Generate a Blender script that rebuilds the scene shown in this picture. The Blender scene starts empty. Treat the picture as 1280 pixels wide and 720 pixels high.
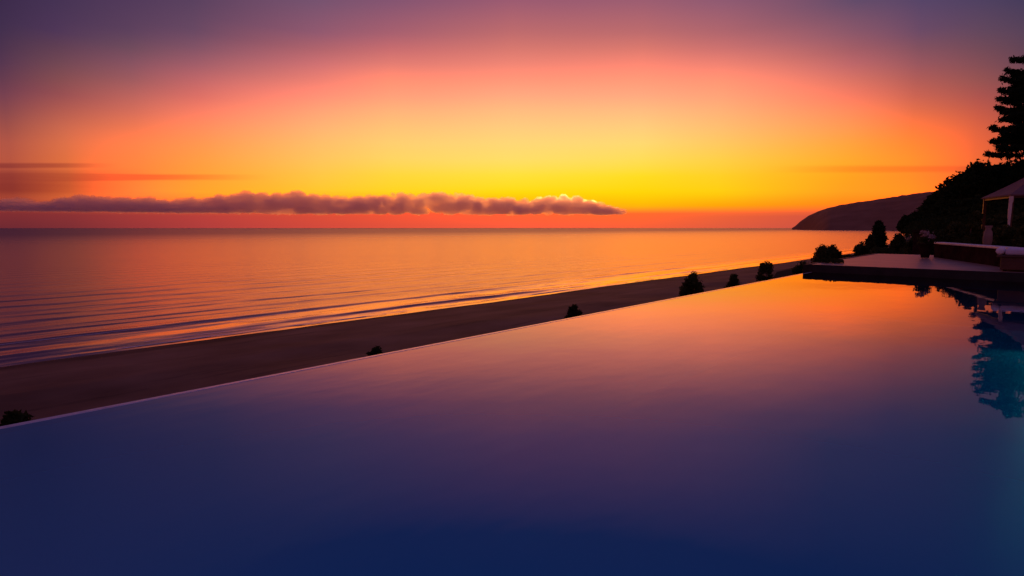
import bpy, bmesh, math, random
from mathutils import Vector, Matrix, noise
R = math.radians
C = bpy.context.scene.collection
SC = bpy.context.scene

# ------------------------------------------------------------------ camera frame
F, H = 702.0, 1.2
P = math.atan(75 / 702)
U = Vector((0.68346, 0.72999, 0))          # along the infinity edge, towards the far terrace
N = Vector((-0.72999, 0.68346, 0))         # out over the edge, towards the sea
SEA = -7.8

def ray(x, y):
    cx, cy = x - 640, 360 - y
    return Vector((cx, F * math.cos(P) + cy * math.sin(P), cy * math.cos(P) - F * math.sin(P)))

def azel(x, y):
    r = ray(x, y)
    return math.degrees(math.atan2(r.x, r.y)), math.degrees(math.atan2(r.z, math.hypot(r.x, r.y)))

def at(x, y, D):
    """point on the sight line through a photo pixel, D metres away on the ground plan"""
    r = ray(x, y)
    r = r * (D / math.hypot(r.x, r.y))
    return Vector((r.x, r.y, r.z + H))

def un(u, n, z=0.0):
    v = U * u + N * n
    return Vector((v.x, v.y, z))

UANG = math.atan2(U.y, U.x)

def sm(a, b, x):
    t = max(0.0, min(1.0, (x - a) / (b - a)))
    return t * t * (3 - 2 * t)

def lin(c):
    return tuple((v / 255 / 12.92) if v <= 10 else (((v / 255 + .055) / 1.055) ** 2.4) for v in c)

# ------------------------------------------------------------------ materials
def mat(name):
    m = bpy.data.materials.new(name)
    m.use_nodes = True
    nt = m.node_tree
    nt.nodes.clear()
    out = nt.nodes.new('ShaderNodeOutputMaterial')
    return m, nt, out

def surface(name, c1, c2, scale=3.0, rough=.7, bump=.3, bump_scale=None, spec=.4, detail=6, coord='Object'):
    m, nt, out = mat(name)
    n, l = nt.nodes, nt.links
    b = n.new('ShaderNodeBsdfPrincipled')
    tc = n.new('ShaderNodeTexCoord')
    no = n.new('ShaderNodeTexNoise')
    no.inputs['Scale'].default_value = scale
    no.inputs['Detail'].default_value = detail
    rp = n.new('ShaderNodeValToRGB')
    rp.color_ramp.elements[0].position = .3
    rp.color_ramp.elements[1].position = .7
    rp.color_ramp.elements[0].color = (*c1, 1)
    rp.color_ramp.elements[1].color = (*c2, 1)
    l.new(tc.outputs[coord], no.inputs['Vector'])
    l.new(no.outputs['Fac'], rp.inputs['Fac'])
    l.new(rp.outputs['Color'], b.inputs['Base Color'])
    b.inputs['Roughness'].default_value = rough
    b.inputs['Specular IOR Level'].default_value = spec
    n2 = n.new('ShaderNodeTexNoise')
    n2.inputs['Scale'].default_value = bump_scale or scale * 6
    n2.inputs['Detail'].default_value = 5
    l.new(tc.outputs[coord], n2.inputs['Vector'])
    bp = n.new('ShaderNodeBump')
    bp.inputs['Strength'].default_value = bump
    bp.inputs['Distance'].default_value = .03
    l.new(n2.outputs['Fac'], bp.inputs['Height'])
    l.new(bp.outputs['Normal'], b.inputs['Normal'])
    l.new(b.outputs['BSDF'], out.inputs['Surface'])
    return m

def leaf_mat(name, c1, c2, trans=.25):
    m, nt, out = mat(name)
    n, l = nt.nodes, nt.links
    tc = n.new('ShaderNodeTexCoord')
    no = n.new('ShaderNodeTexNoise')
    no.inputs['Scale'].default_value = 2.2
    no.inputs['Detail'].default_value = 4
    rp = n.new('ShaderNodeValToRGB')
    rp.color_ramp.elements[0].position = .35
    rp.color_ramp.elements[1].position = .65
    rp.color_ramp.elements[0].color = (*c1, 1)
    rp.color_ramp.elements[1].color = (*c2, 1)
    l.new(tc.outputs['Object'], no.inputs['Vector'])
    l.new(no.outputs['Fac'], rp.inputs['Fac'])
    d = n.new('ShaderNodeBsdfDiffuse')
    t = n.new('ShaderNodeBsdfTranslucent')
    mx = n.new('ShaderNodeMixShader')
    mx.inputs[0].default_value = trans
    l.new(rp.outputs['Color'], d.inputs['Color'])
    l.new(rp.outputs['Color'], t.inputs['Color'])
    l.new(d.outputs[0], mx.inputs[1])
    l.new(t.outputs[0], mx.inputs[2])
    l.new(mx.outputs[0], out.inputs['Surface'])
    return m

M = {}
M['leaf'] = leaf_mat('shrub leaves', (.034, .042, .014), (.07, .085, .028))
M['leaf_far'] = leaf_mat('tree leaves', (.014, .026, .009), (.034, .05, .016))
M['leaf_conifer'] = leaf_mat('conifer needles', (.014, .028, .014), (.03, .046, .02))
M['leaf_flower'] = leaf_mat('pale flower petals', (.3, .23, .22), (.42, .34, .33))
M['bark'] = surface('bark', (.05, .035, .025), (.09, .065, .045), 8, .9, .8)
M['sand'] = surface('beach sand', (.07, .034, .018), (.20, .108, .062), .16, .85, .5, 1.1, .2)
def wet_beach(m):
    nt = m.node_tree; n, l = nt.nodes, nt.links
    b = next(x for x in n if x.type == 'BSDF_PRINCIPLED')
    src = b.inputs['Base Color'].links[0].from_socket
    tc = n.new('ShaderNodeTexCoord'); sp = n.new('ShaderNodeSeparateXYZ')
    l.new(tc.outputs['Object'], sp.inputs[0])
    no = n.new('ShaderNodeTexNoise'); no.inputs['Scale'].default_value = .09; no.inputs['Detail'].default_value = 5
    l.new(tc.outputs['Object'], no.inputs['Vector'])
    ad = n.new('ShaderNodeMath'); ad.operation = 'MULTIPLY_ADD'; ad.inputs[1].default_value = 6.0
    l.new(no.outputs['Fac'], ad.inputs[0]); l.new(sp.outputs['Y'], ad.inputs[2])
    mr = n.new('ShaderNodeMapRange'); mr.interpolation_type = 'SMOOTHSTEP'
    mr.inputs['From Min'].default_value = 48.2; mr.inputs['From Max'].default_value = 50.2
    l.new(ad.outputs[0], mr.inputs['Value'])
    mx = n.new('ShaderNodeMix'); mx.data_type = 'RGBA'; mx.blend_type = 'MULTIPLY'
    l.new(mr.outputs[0], mx.inputs[0]); l.new(src, mx.inputs[6]); mx.inputs[7].default_value = (.42, .4, .4, 1)
    l.new(mx.outputs[2], b.inputs['Base Color'])
    # wrack and footprints: dark irregular drift marks drawn out along the shore
    mp = n.new('ShaderNodeMapping'); mp.inputs['Scale'].default_value = (.10, .8, 1)
    n3 = n.new('ShaderNodeTexNoise'); n3.inputs['Scale'].default_value = .8; n3.inputs['Detail'].default_value = 7; n3.inputs['Roughness'].default_value = .65
    l.new(tc.outputs['Object'], mp.inputs['Vector']); l.new(mp.outputs[0], n3.inputs['Vector'])
    r3 = n.new('ShaderNodeMapRange'); r3.inputs['From Min'].default_value = .56; r3.inputs['From Max'].default_value = .66
    r3.inputs['To Max'].default_value = .65
    l.new(n3.outputs['Fac'], r3.inputs['Value'])
    m2 = n.new('ShaderNodeMix'); m2.data_type = 'RGBA'; m2.blend_type = 'MULTIPLY'
    l.new(r3.outputs[0], m2.inputs[0]); l.new(mx.outputs[2], m2.inputs[6]); m2.inputs[7].default_value = (.3, .28, .28, 1)
    l.new(m2.outputs[2], b.inputs['Base Color'])
    return m
wet_beach(M['sand'])
M['soil'] = surface('hillside scrub', (.018, .018, .008), (.035, .03, .014), .12, .95, .8, .9, .1)
M['headland'] = surface('hazed headland scrub', (.22, .085, .04), (.31, .13, .065), .012, .95, 1.0, .06, .1)  # scrub colour lifted to stand in for the haze of distance
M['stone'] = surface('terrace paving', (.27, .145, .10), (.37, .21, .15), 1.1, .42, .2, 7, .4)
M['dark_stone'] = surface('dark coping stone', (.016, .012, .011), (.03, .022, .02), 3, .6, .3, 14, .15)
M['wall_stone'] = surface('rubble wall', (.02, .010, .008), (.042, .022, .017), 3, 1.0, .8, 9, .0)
M['pale_stone'] = surface('pale coping', (.5, .44, .4), (.66, .6, .56), 4, .55, .3, 20, .4)
M['timber'] = surface('brown timber', (.05, .02, .01), (.085, .036, .02), 5, .5, .3, 18, .4)
M['cream_paint'] = surface('cream paint', (.68, .62, .55), (.78, .72, .65), 5, .4, .1, 30, .5)
M['canvas'] = surface('canvas', (.13, .07, .065), (.19, .105, .095), 3, .85, .35, 40, .2)
M['cushion'] = surface('mauve cushion cloth', (.52, .46, .52), (.62, .56, .62), 6, .9, .4, 60, .2)
M['towel'] = surface('white towelling', (.74, .70, .68), (.82, .79, .77), 10, .95, .6, 80, .1)
M['wet_lip'] = surface('wet pale tile', (.50, .42, .42), (.62, .54, .54), 14, .12, .06, 30, .6)
def lens_mat():
    m, nt, out = mat('lit lamp lens')
    e = nt.nodes.new('ShaderNodeEmission')
    e.inputs['Color'].default_value = (.3, 1, .78, 1); e.inputs['Strength'].default_value = 3
    nt.links.new(e.outputs[0], out.inputs['Surface'])
    return m
M['lamp_lens'] = lens_mat()
M['foam'] = surface('sea foam sheen', (.6, .55, .55), (.8, .76, .76), 3, .6, .3, 12, .3)
M['clay'] = surface('pale clay', (.16, .11, .09), (.24, .17, .14), 6, .7, .3, 20, .3)

def pool_tile():
    m, nt, out = mat('blue mosaic tile')
    n, l = nt.nodes, nt.links
    tc = n.new('ShaderNodeTexCoord')
    br = n.new('ShaderNodeTexBrick')
    br.offset = 0
    br.inputs['Scale'].default_value = 1.0
    br.inputs['Brick Width'].default_value = .3
    br.inputs['Row Height'].default_value = .3
    br.inputs['Mortar Size'].default_value = .006
    br.inputs['Color1'].default_value = (.10, .54, .78, 1)
    br.inputs['Color2'].default_value = (.095, .52, .76, 1)
    br.inputs['Mortar'].default_value = (.11, .52, .74, 1)
    l.new(tc.outputs['Object'], br.inputs['Vector'])
    b = n.new('ShaderNodeBsdfPrincipled')
    b.inputs['Roughness'].default_value = .4
    l.new(br.outputs['Color'], b.inputs['Base Color'])
    l.new(b.outputs[0], out.inputs['Surface'])
    return m
M['tile'] = pool_tile()

def pool_water():
    m, nt, out = mat('pool water')
    n, l = nt.nodes, nt.links
    tc = n.new('ShaderNodeTexCoord')
    mp = n.new('ShaderNodeMapping')
    mp.inputs['Scale'].default_value = (.55, 1.0, 1)
    no = n.new('ShaderNodeTexNoise')
    no.inputs['Scale'].default_value = 2.2
    no.inputs['Detail'].default_value = 3
    bp = n.new('ShaderNodeBump')
    bp.inputs['Strength'].default_value = .06
    bp.inputs['Distance'].default_value = .03
    fr = n.new('ShaderNodeFresnel')
    fr.inputs['IOR'].default_value = 2.35
    tr = n.new('ShaderNodeBsdfTransparent')
    tr.inputs['Color'].default_value = (.06, .70, .92, 1)
    df = n.new('ShaderNodeBsdfDiffuse')
    df.inputs['Color'].default_value = (.001, .50, .92, 1)
    bd = n.new('ShaderNodeMixShader')
    bd.inputs[0].default_value = .55
    l.new(tr.outputs[0], bd.inputs[1])
    l.new(df.outputs[0], bd.inputs[2])
    gl = n.new('ShaderNodeBsdfGlossy')
    gl.inputs['Roughness'].default_value = .015
    mx = n.new('ShaderNodeMixShader')
    l.new(tc.outputs['Object'], mp.inputs['Vector'])
    l.new(mp.outputs[0], no.inputs['Vector'])
    l.new(no.outputs['Fac'], bp.inputs['Height'])
    l.new(bp.outputs[0], gl.inputs['Normal'])
    l.new(bp.outputs[0], fr.inputs['Normal'])
    l.new(fr.outputs[0], mx.inputs[0])
    # light that comes back out of the water crosses the surface a second time
    bk = n.new('ShaderNodeBsdfDiffuse'); bk.inputs['Color'].default_value = (0, 0, 0, 1)
    b2 = n.new('ShaderNodeMixShader')
    f2 = n.new('ShaderNodeMath'); f2.operation = 'MULTIPLY'; f2.use_clamp = True; f2.inputs[1].default_value = 1.5
    l.new(fr.outputs[0], f2.inputs[0])
    l.new(f2.outputs[0], b2.inputs[0])
    l.new(bd.outputs[0], b2.inputs[1])
    l.new(bk.outputs[0], b2.inputs[2])
    l.new(b2.outputs[0], mx.inputs[1])
    l.new(gl.outputs[0], mx.inputs[2])
    l.new(mx.outputs[0], out.inputs['Surface'])
    return m
M['pool_water'] = pool_water()

def sea_water():
    m, nt, out = mat('sea water')
    n, l = nt.nodes, nt.links
    tc = n.new('ShaderNodeTexCoord')
    hs = []
    for sx, sy, sc, det, w in ((.35, 1.0, .22, 4, 1.0), (.5, 1.0, 1.1, 4, .35), (.12, .5, .02, 3, 2.2)):
        mp = n.new('ShaderNodeMapping')
        mp.inputs['Scale'].default_value = (sx, sy, 1)
        no = n.new('ShaderNodeTexNoise')
        no.inputs['Scale'].default_value = sc
        no.inputs['Detail'].default_value = det
        ml = n.new('ShaderNodeMath')
        ml.operation = 'MULTIPLY'
        ml.inputs[1].default_value = w
        l.new(tc.outputs['Object'], mp.inputs['Vector'])
        l.new(mp.outputs[0], no.inputs['Vector'])
        l.new(no.outputs['Fac'], ml.inputs[0])
        hs.append(ml)
    a = n.new('ShaderNodeMath'); l.new(hs[0].outputs[0], a.inputs[0]); l.new(hs[1].outputs[0], a.inputs[1])
    a2 = n.new('ShaderNodeMath'); l.new(a.outputs[0], a2.inputs[0]); l.new(hs[2].outputs[0], a2.inputs[1])
    wv = n.new('ShaderNodeTexWave')           # long low swell rows further out
    wv.bands_direction = 'Y'
    wv.inputs['Scale'].default_value = .045
    wv.inputs['Distortion'].default_value = 7
    wv.inputs['Detail'].default_value = 3
    wv.inputs['Detail Scale'].default_value = .6
    l.new(tc.outputs['Object'], wv.inputs['Vector'])
    wm = n.new('ShaderNodeMath'); wm.operation = 'MULTIPLY'; wm.inputs[1].default_value = 1.1
    l.new(wv.outputs['Fac'], wm.inputs[0])
    a3 = n.new('ShaderNodeMath'); l.new(a2.outputs[0], a3.inputs[0]); l.new(wm.outputs[0], a3.inputs[1])
    a2 = a3
    bp = n.new('ShaderNodeBump')
    bp.inputs['Strength'].default_value = .26
    bp.inputs['Distance'].default_value = .25
    l.new(a2.outputs[0], bp.inputs['Height'])
    b = n.new('ShaderNodeBsdfPrincipled')
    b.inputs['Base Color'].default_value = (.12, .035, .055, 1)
    b.inputs['IOR'].default_value = 1.36
    sx = n.new('ShaderNodeSeparateXYZ')
    l.new(tc.outputs['Object'], sx.inputs[0])
    mr = n.new('ShaderNodeMapRange')          # wind ruffles the open water, the shallows lie smoother
    mr.interpolation_type = 'SMOOTHSTEP'
    mr.inputs['From Min'].default_value = 54
    mr.inputs['From Max'].default_value = 1100
    mr.inputs['To Min'].default_value = .21
    mr.inputs['To Max'].default_value = .37
    l.new(sx.outputs['Y'], mr.inputs['Value'])
    m2 = n.new('ShaderNodeMapRange'); m2.interpolation_type = 'SMOOTHSTEP'    # thin film of wash at the water's edge
    m2.inputs['From Min'].default_value = 49.5; m2.inputs['From Max'].default_value = 64
    m2.inputs['To Min'].default_value = .45; m2.inputs['To Max'].default_value = 1.0
    l.new(sx.outputs['Y'], m2.inputs['Value'])
    mm = n.new('ShaderNodeMath'); mm.operation = 'MULTIPLY'
    l.new(mr.outputs[0], mm.inputs[0]); l.new(m2.outputs[0], mm.inputs[1])
    l.new(mm.outputs[0], b.inputs['Roughness'])
    l.new(bp.outputs[0], b.inputs['Normal'])
    l.new(b.outputs[0], out.inputs['Surface'])
    return m
M['sea'] = sea_water()

def cloud_mat():
    m, nt, out = mat('cloud')
    n, l = nt.nodes, nt.links
    sc = n.new('ShaderNodeVolumeScatter')
    sc.inputs['Color'].default_value = (1, 1, 1, 1)
    sc.inputs['Density'].default_value = .0085
    sc.inputs['Anisotropy'].default_value = .95
    ab = n.new('ShaderNodeVolumeAbsorption')
    ab.inputs['Color'].default_value = (.92, .38, .30, 1)
    ab.inputs['Density'].default_value = .0005
    a = n.new('ShaderNodeAddShader')
    l.new(sc.outputs[0], a.inputs[0]); l.new(ab.outputs[0], a.inputs[1])
    l.new(a.outputs[0], out.inputs['Volume'])
    m.cycles.homogeneous_volume = True
    return m
M['cloud'] = cloud_mat()

# ------------------------------------------------------------------ object helpers
def link(name, me, material, parent=None, smooth=False, loc=None, rotz=0):
    o = bpy.data.objects.new(name, me)
    C.objects.link(o)
    if material: me.materials.append(M[material])
    if parent: o.parent = parent
    if loc is not None: o.location = loc
    o.rotation_euler.z = rotz
    if smooth:
        for p in me.polygons: p.use_smooth = True
    return o

def from_bm(name, bm, material, parent=None, smooth=False, loc=None, rotz=0):
    me = bpy.data.meshes.new(name)
    bmesh.ops.recalc_face_normals(bm, faces=bm.faces)
    bm.to_mesh(me)
    bm.free()
    return link(name, me, material, parent, smooth, loc, rotz)

def pyd(name, v, f, material, parent=None, smooth=False, loc=None, rotz=0):
    me = bpy.data.meshes.new(name)
    me.from_pydata(v, [], f)
    me.update()
    return link(name, me, material, parent, smooth, loc, rotz)

def tag(o, label=None, cat=None, group=None, kind=None):
    if label: o['label'] = label
    if cat: o['category'] = cat
    if group: o['group'] = group
    if kind: o['kind'] = kind
    return o

def empty(name, loc, rotz=0):
    o = bpy.data.objects.new(name, None)
    o.empty_display_size = .2
    C.objects.link(o)
    o.location = loc
    o.rotation_euler.z = rotz
    return o

def box(bm, cx, cy, cz, sx, sy, sz, bev=.01, seg=2):
    r = bmesh.ops.create_cube(bm, size=1)
    vs = r['verts']
    for v in vs:
        v.co = Vector((cx + v.co.x * sx, cy + v.co.y * sy, cz + v.co.z * sz))
    if bev:
        es = list({e for v in vs for e in v.link_edges})
        bmesh.ops.bevel(bm, geom=es, offset=bev, segments=seg, profile=.5, affect='EDGES')

def tube(bm, pts, radii, sides=8):
    rings = []
    for i, p in enumerate(pts):
        p = Vector(p)
        a = Vector(pts[max(0, i - 1)]); b = Vector(pts[min(len(pts) - 1, i + 1)])
        d = (b - a).normalized()
        x = d.orthogonal().normalized()
        y = d.cross(x)
        rings.append([bm.verts.new(p + (x * math.cos(t) + y * math.sin(t)) * radii[i])
                      for t in [2 * math.pi * k / sides for k in range(sides)]])
    for r0, r1 in zip(rings, rings[1:]):
        # orthogonal() may flip between rings: match the nearest start vertex
        s = min(range(sides), key=lambda k: (r1[k].co - r0[0].co).length)
        for k in range(sides):
            bm.faces.new((r0[k], r0[(k + 1) % sides], r1[(s + k + 1) % sides], r1[(s + k) % sides]))
    bm.faces.new(rings[0][::-1])
    bm.faces.new(rings[-1])

def lathe(bm, prof, sides=20):
    rings = [[bm.verts.new((r * math.cos(2 * math.pi * k / sides), r * math.sin(2 * math.pi * k / sides), z))
              for k in range(sides)] for r, z in prof]
    for a, b in zip(rings, rings[1:]):
        for k in range(sides):
            bm.faces.new((a[k], a[(k + 1) % sides], b[(k + 1) % sides], b[k]))
    bm.faces.new(rings[0][::-1])
    bm.faces.new(rings[-1])

# ------------------------------------------------------------------ foliage
def leaf(v, f, p, size, rnd, up=.0, stretch=1.6):
    d = Vector((rnd.gauss(0, 1), rnd.gauss(0, 1), rnd.gauss(0, 1) + up)).normalized()
    x = d.orthogonal().normalized()
    x = Matrix.Rotation(rnd.uniform(0, 6.28), 3, d) @ x
    y = d.cross(x)
    s = size * rnd.uniform(.6, 1.3)
    i = len(v)
    v += [p - x * s * stretch * .5, p + y * s * .38 - x * s * .05, p + x * s * stretch * .5, p - y * s * .38 - x * s * .05]
    f.append((i, i + 1, i + 2, i + 3))

def clump_cloud(rnd, w, d, h, clumps, leaves, size, taper=0.0, base=.0, flat=1.0, fit=.8):
    """leaves gathered in clumps through an uneven volume w x d x h standing on z = 0"""
    v, f, tips = [], [], []
    for c in range(clumps):
        while True:
            q = Vector((rnd.uniform(-1, 1), rnd.uniform(-1, 1), rnd.uniform(-1, 1)))
            if q.length < 1: break
        q = q * (1.0 if q.length < .2 else rnd.uniform(.55, 1.0) ** .5 / max(q.length, .55))
        if q.length > 1: q = q / q.length
        if q.z < 0 and math.hypot(q.x, q.y) > .05:
            q.x, q.y = Vector((q.x, q.y)).normalized() * min(1, math.hypot(q.x, q.y) / max(.3, math.sqrt(1 - q.z * q.z)))
        zz = (q.z * .5 + .5)
        k = (1 - taper * zz) * fit
        c0 = Vector((q.x * w * .5 * k, q.y * d * .5 * k, base + zz * h * (.92 if fit == 1 else .84)))
        tips.append(c0)
        cr = rnd.uniform(.10, .2) * min(w, h * 1.3)
        for _ in range(leaves):
            e = Vector((rnd.gauss(0, .5), rnd.gauss(0, .5), rnd.gauss(0, .5) * flat))
            if e.length > 1.15: e *= 1.15 / e.length * rnd.uniform(.7, 1)
            p = c0 + e * cr
            if p.z < .02: p.z = rnd.uniform(.02, .1 * h)
            leaf(v, f, p, size, rnd)
    return v, f, tips

def stems(bm, rnd, tips, base_r, h, n, spread):
    for t in (rnd.sample(tips, min(n, len(tips))) if tips else []):
        b = Vector((rnd.uniform(-1, 1) * spread, rnd.uniform(-1, 1) * spread, -.05))
        m = b.lerp(t, .5) + Vector((rnd.uniform(-.1, .1), rnd.uniform(-.1, .1), .08)) * h * .5
        tube(bm, [b, m, t], [base_r, base_r * .7, base_r * .3], 5)

def shrub(name, label, cat, loc, w, d, h, seed, clumps=46, leaves=46, size=None, taper=.25, group=None, rot=0, leafm='leaf'):
    rnd = random.Random(seed)
    r = empty(name, loc, rot)
    tag(r, label, cat, group)
    v, f, tips = clump_cloud(rnd, w, d, h, clumps, leaves, size or .055 * max(w, h) ** .6, taper)
    pyd('foliage', v, f, leafm, r)
    bm = bmesh.new()
    stems(bm, rnd, tips, .018 * max(.5, h), h, 9, w * .08)
    from_bm('stem', bm, 'bark', r)
    return r

def broad_tree(label, loc, w, h, trunk_h, seed, group, clumps=120, leaves=75, size=.5, lean=0):
    rnd = random.Random(seed)
    r = empty('broadleaf_tree', loc, rnd.uniform(0, 6.28))
    tag(r, label, 'tree', group)
    ch = h - trunk_h
    v, f, tips = clump_cloud(rnd, w, w, ch, clumps, leaves, size, .3, trunk_h, fit=1)
    pyd('crown', v, f, 'leaf_far', r)
    bm = bmesh.new()
    tr = .035 * h
    top = Vector((rnd.uniform(-.4, .4), rnd.uniform(-.4, .4), trunk_h + ch * .55))
    tube(bm, [(0, 0, -1.0), (0, 0, 0), top * .5, top], [tr * 1.4, tr * 1.1, tr * .8, tr * .3], 9)
    for t in rnd.sample(tips, 14):
        b = top * rnd.uniform(.35, .9)
        tube(bm, [b, b.lerp(t, .5) + Vector((0, 0, .4)), t], [tr * .4, tr * .25, tr * .08], 6)
    from_bm('trunk', bm, 'bark', r)
    return r

def tiered_conifer(loc, h, z0f, rad, seed, tiers=11):
    rnd = random.Random(seed)
    r = empty('conifer_tree', loc)
    v, f = [], []
    bm = bmesh.new()
    tube(bm, [(0, 0, -1.5), (0, 0, 0), (.2, .1, h * .5), (.1, 0, h * .97)], [.62, .5, .3, .06], 10)
    for t in range(tiers):
        q = t / (tiers - 1)
        z = h * (z0f + (.975 - z0f) * q ** .93)
        reach = rad * max(0, 1 - q) ** .27 * rnd.uniform(.9, 1.06) + .4
        nb = 9 if q < .8 else 6
        a0 = rnd.uniform(0, 6.28)
        for b in range(nb):
            a = a0 + 2 * math.pi * b / nb + rnd.uniform(-.2, .2)
            L = reach * rnd.uniform(.6, 1.05)
            dv = Vector((math.cos(a), math.sin(a), 0))
            z0 = z + rnd.uniform(-.75, .75)
            rise = rnd.uniform(-.22, .10)
            bend = rnd.uniform(.08, .26)
            P_ = lambda s: Vector((0, 0, z0)) + dv * L * s + Vector((0, 0, L * (rise * s + bend * s * s)))
            tube(bm, [P_(s) for s in (0, .35, .7, 1)], [.12, .085, .05, .02], 5)
            side = Vector((-dv.y, dv.x, 0))
            for s in range(int(20 * L) + 12):
                u = rnd.uniform(.25, 1.02)
                wv = L * .24 * (1.12 - u) + .22
                p = P_(u) + side * rnd.uniform(-wv, wv) + Vector((0, 0, rnd.gauss(.05, .2) * (1.2 - .5 * u)))
                for _ in range(8):
                    leaf(v, f, p + Vector((rnd.gauss(0, .15), rnd.gauss(0, .15), rnd.gauss(0, .11))), .26, rnd, .5, 2.0)
    for _ in range(150):
        leaf(v, f, Vector((rnd.gauss(.1, .25), rnd.gauss(0, .25), h * rnd.uniform(.93, 1.0))), .3, rnd)
    pyd('crown', v, f, 'leaf_conifer', r)
    from_bm('trunk', bm, 'bark', r)
    return r

# ------------------------------------------------------------------ sea
def build_sea():
    # one sheet in (u, n) axes: fine rows of swell near the shore, coarse out to the horizon
    ns = []
    n_ = 40.0
    while n_ < 120: ns.append(n_); n_ += .26 + max(0, n_ - 70) * .012
    while n_ < 60000: ns.append(n_); n_ *= 1.12
    us = []
    u_ = -60.0
    while u_ < 330: us.append(u_); u_ += 1.0 + max(0, u_ - 60) * .012
    while u_ < 60000: us.append(u_); u_ *= 1.25
    lo = []
    u_ = -75.0
    while u_ > -60000: lo.append(u_); u_ *= 1.35
    us = lo[::-1] + us
    crests = [(52.7, .20, .8), (55.6, .05, .7), (58.9, .20, .95), (63.2, .08, .8), (66.5, .06, .8), (70.5, .11, 1.0),
              (76, .10, 1.1), (81, .05, 1.0), (86, .09, 1.2), (93, .07, 1.2), (101, .08, 1.4), (110, .07, 1.5)]
    v = []
    for n_ in ns:
        for u_ in us:
            z = SEA
            if n_ < 122 and -62 < u_ < 360:
                for k, (c, a, w) in enumerate(crests):
                    if abs(n_ - c) < 6:
                        cc = c + 1.0 * noise.noise(Vector((u_ * .022, k * 7.3, 0))) + .35 * noise.noise(Vector((u_ * .11, k * 3.1, 5)))
                        aa = .6 * a * (.75 + .9 * noise.noise(Vector((u_ * .03, k * 5.7, 9))))
                        t = (n_ - cc) / (w * (.8 if n_ < cc else 1.6))
                        z += max(0, aa) * math.exp(-t * t) * (1 - sm(95, 118, n_))
                fade = sm(47.5, 50, n_) * (1 - sm(95, 120, n_))
                z += .035 * noise.noise(Vector((u_ * .25, n_ * .9, 1))) * fade
            v.append((u_, n_, z))
    W = len(us)
    f = [(j * W + i, j * W + i + 1, (j + 1) * W + i + 1, (j + 1) * W + i) for j in range(len(ns) - 1) for i in range(W - 1)]
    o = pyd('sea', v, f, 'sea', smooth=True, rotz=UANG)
    tag(o, 'calm sea with low swell lines reaching the horizon', 'sea', kind='structure')
build_sea()

def build_foam():  # pale foam strips stand in for the bright reflection along the shore
    rnd = random.Random(12)
    bm = bmesh.new()
    for row, (n0, wob, wid) in enumerate(((49.75, .45, .34), (51.3, .35, .16), (57.6, .5, .14))):
        u_ = -70.0
        prev = None
        while u_ < 420:
            nn = n0 + wob * noise.noise(Vector((u_ * .05, row * 9.1, 2))) + .22 * noise.noise(Vector((u_ * .4, row * 5.1, 7)))
            g = noise.noise(Vector((u_ * .09, row * 3.3, 11))) + .5 * noise.noise(Vector((u_ * .6, row * 3.3, 4)))
            w = wid * max(0, .35 + 1.2 * g) * (1 if row else 1.25)
            if w < .03: prev = None
            else:
                cur = (bm.verts.new((u_, nn - w / 2, SEA + .035 + .05 * (row == 2))), bm.verts.new((u_, nn, SEA + .05 + .05 * (row == 2))), bm.verts.new((u_, nn + w / 2, SEA + .035 + .05 * (row == 2))))
                if prev:
                    bm.faces.new((prev[0], cur[0], cur[1], prev[1])); bm.faces.new((prev[1], cur[1], cur[2], prev[2]))
                prev = cur
            u_ += .5 + max(0, u_) * .004
    o = from_bm('surf_foam_sheen', bm, 'foam', rotz=UANG)
    tag(o, 'thin broken lines of pale foam imitating the bright sheen along the water line', 'foam', kind='stuff')
build_foam()

# ------------------------------------------------------------------ land
UT = 16.83          # far water line of the pool
def land_z(u, n):
    nn = n + .9 * noise.noise(Vector((u * .03, 2.2, 0))) + .25 * noise.noise(Vector((u * .2, 5.2, 0)))
    if nn > 48.9: z = SEA - .02 - (nn - 48.9) * .10
    elif nn > 32: z = SEA - .02 + (48.9 - nn) * .10
    else: z = SEA + 1.67 + (32 - nn) * .05
    bank = sm(13, 5.6, n) * 3.0
    z += bank
    far = sm(24, 30, u)
    plateau = sm(13.5, 18, u) * sm(11 + 5 * far, 4.0 + 5 * far, n)
    z = z * (1 - plateau) + plateau * (-.12 - .68 * far * sm(0, 4, n))
    if u > 40:
        hill = sm(40, 110, u) * max(0, 23 - n - 8 * sm(160, 900, u)) * .5
        hill = 46 * (1 - math.exp(-hill / 46))
        z += hill * (1 - .5 * plateau)
    if n < 33: z += .35 * noise.noise(Vector((u * .12, n * .12, 3))) * (1 - plateau)
    elif n < 47: z += .10 * noise.noise(Vector((u * .18, n * .25, 3)))
    return z

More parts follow.
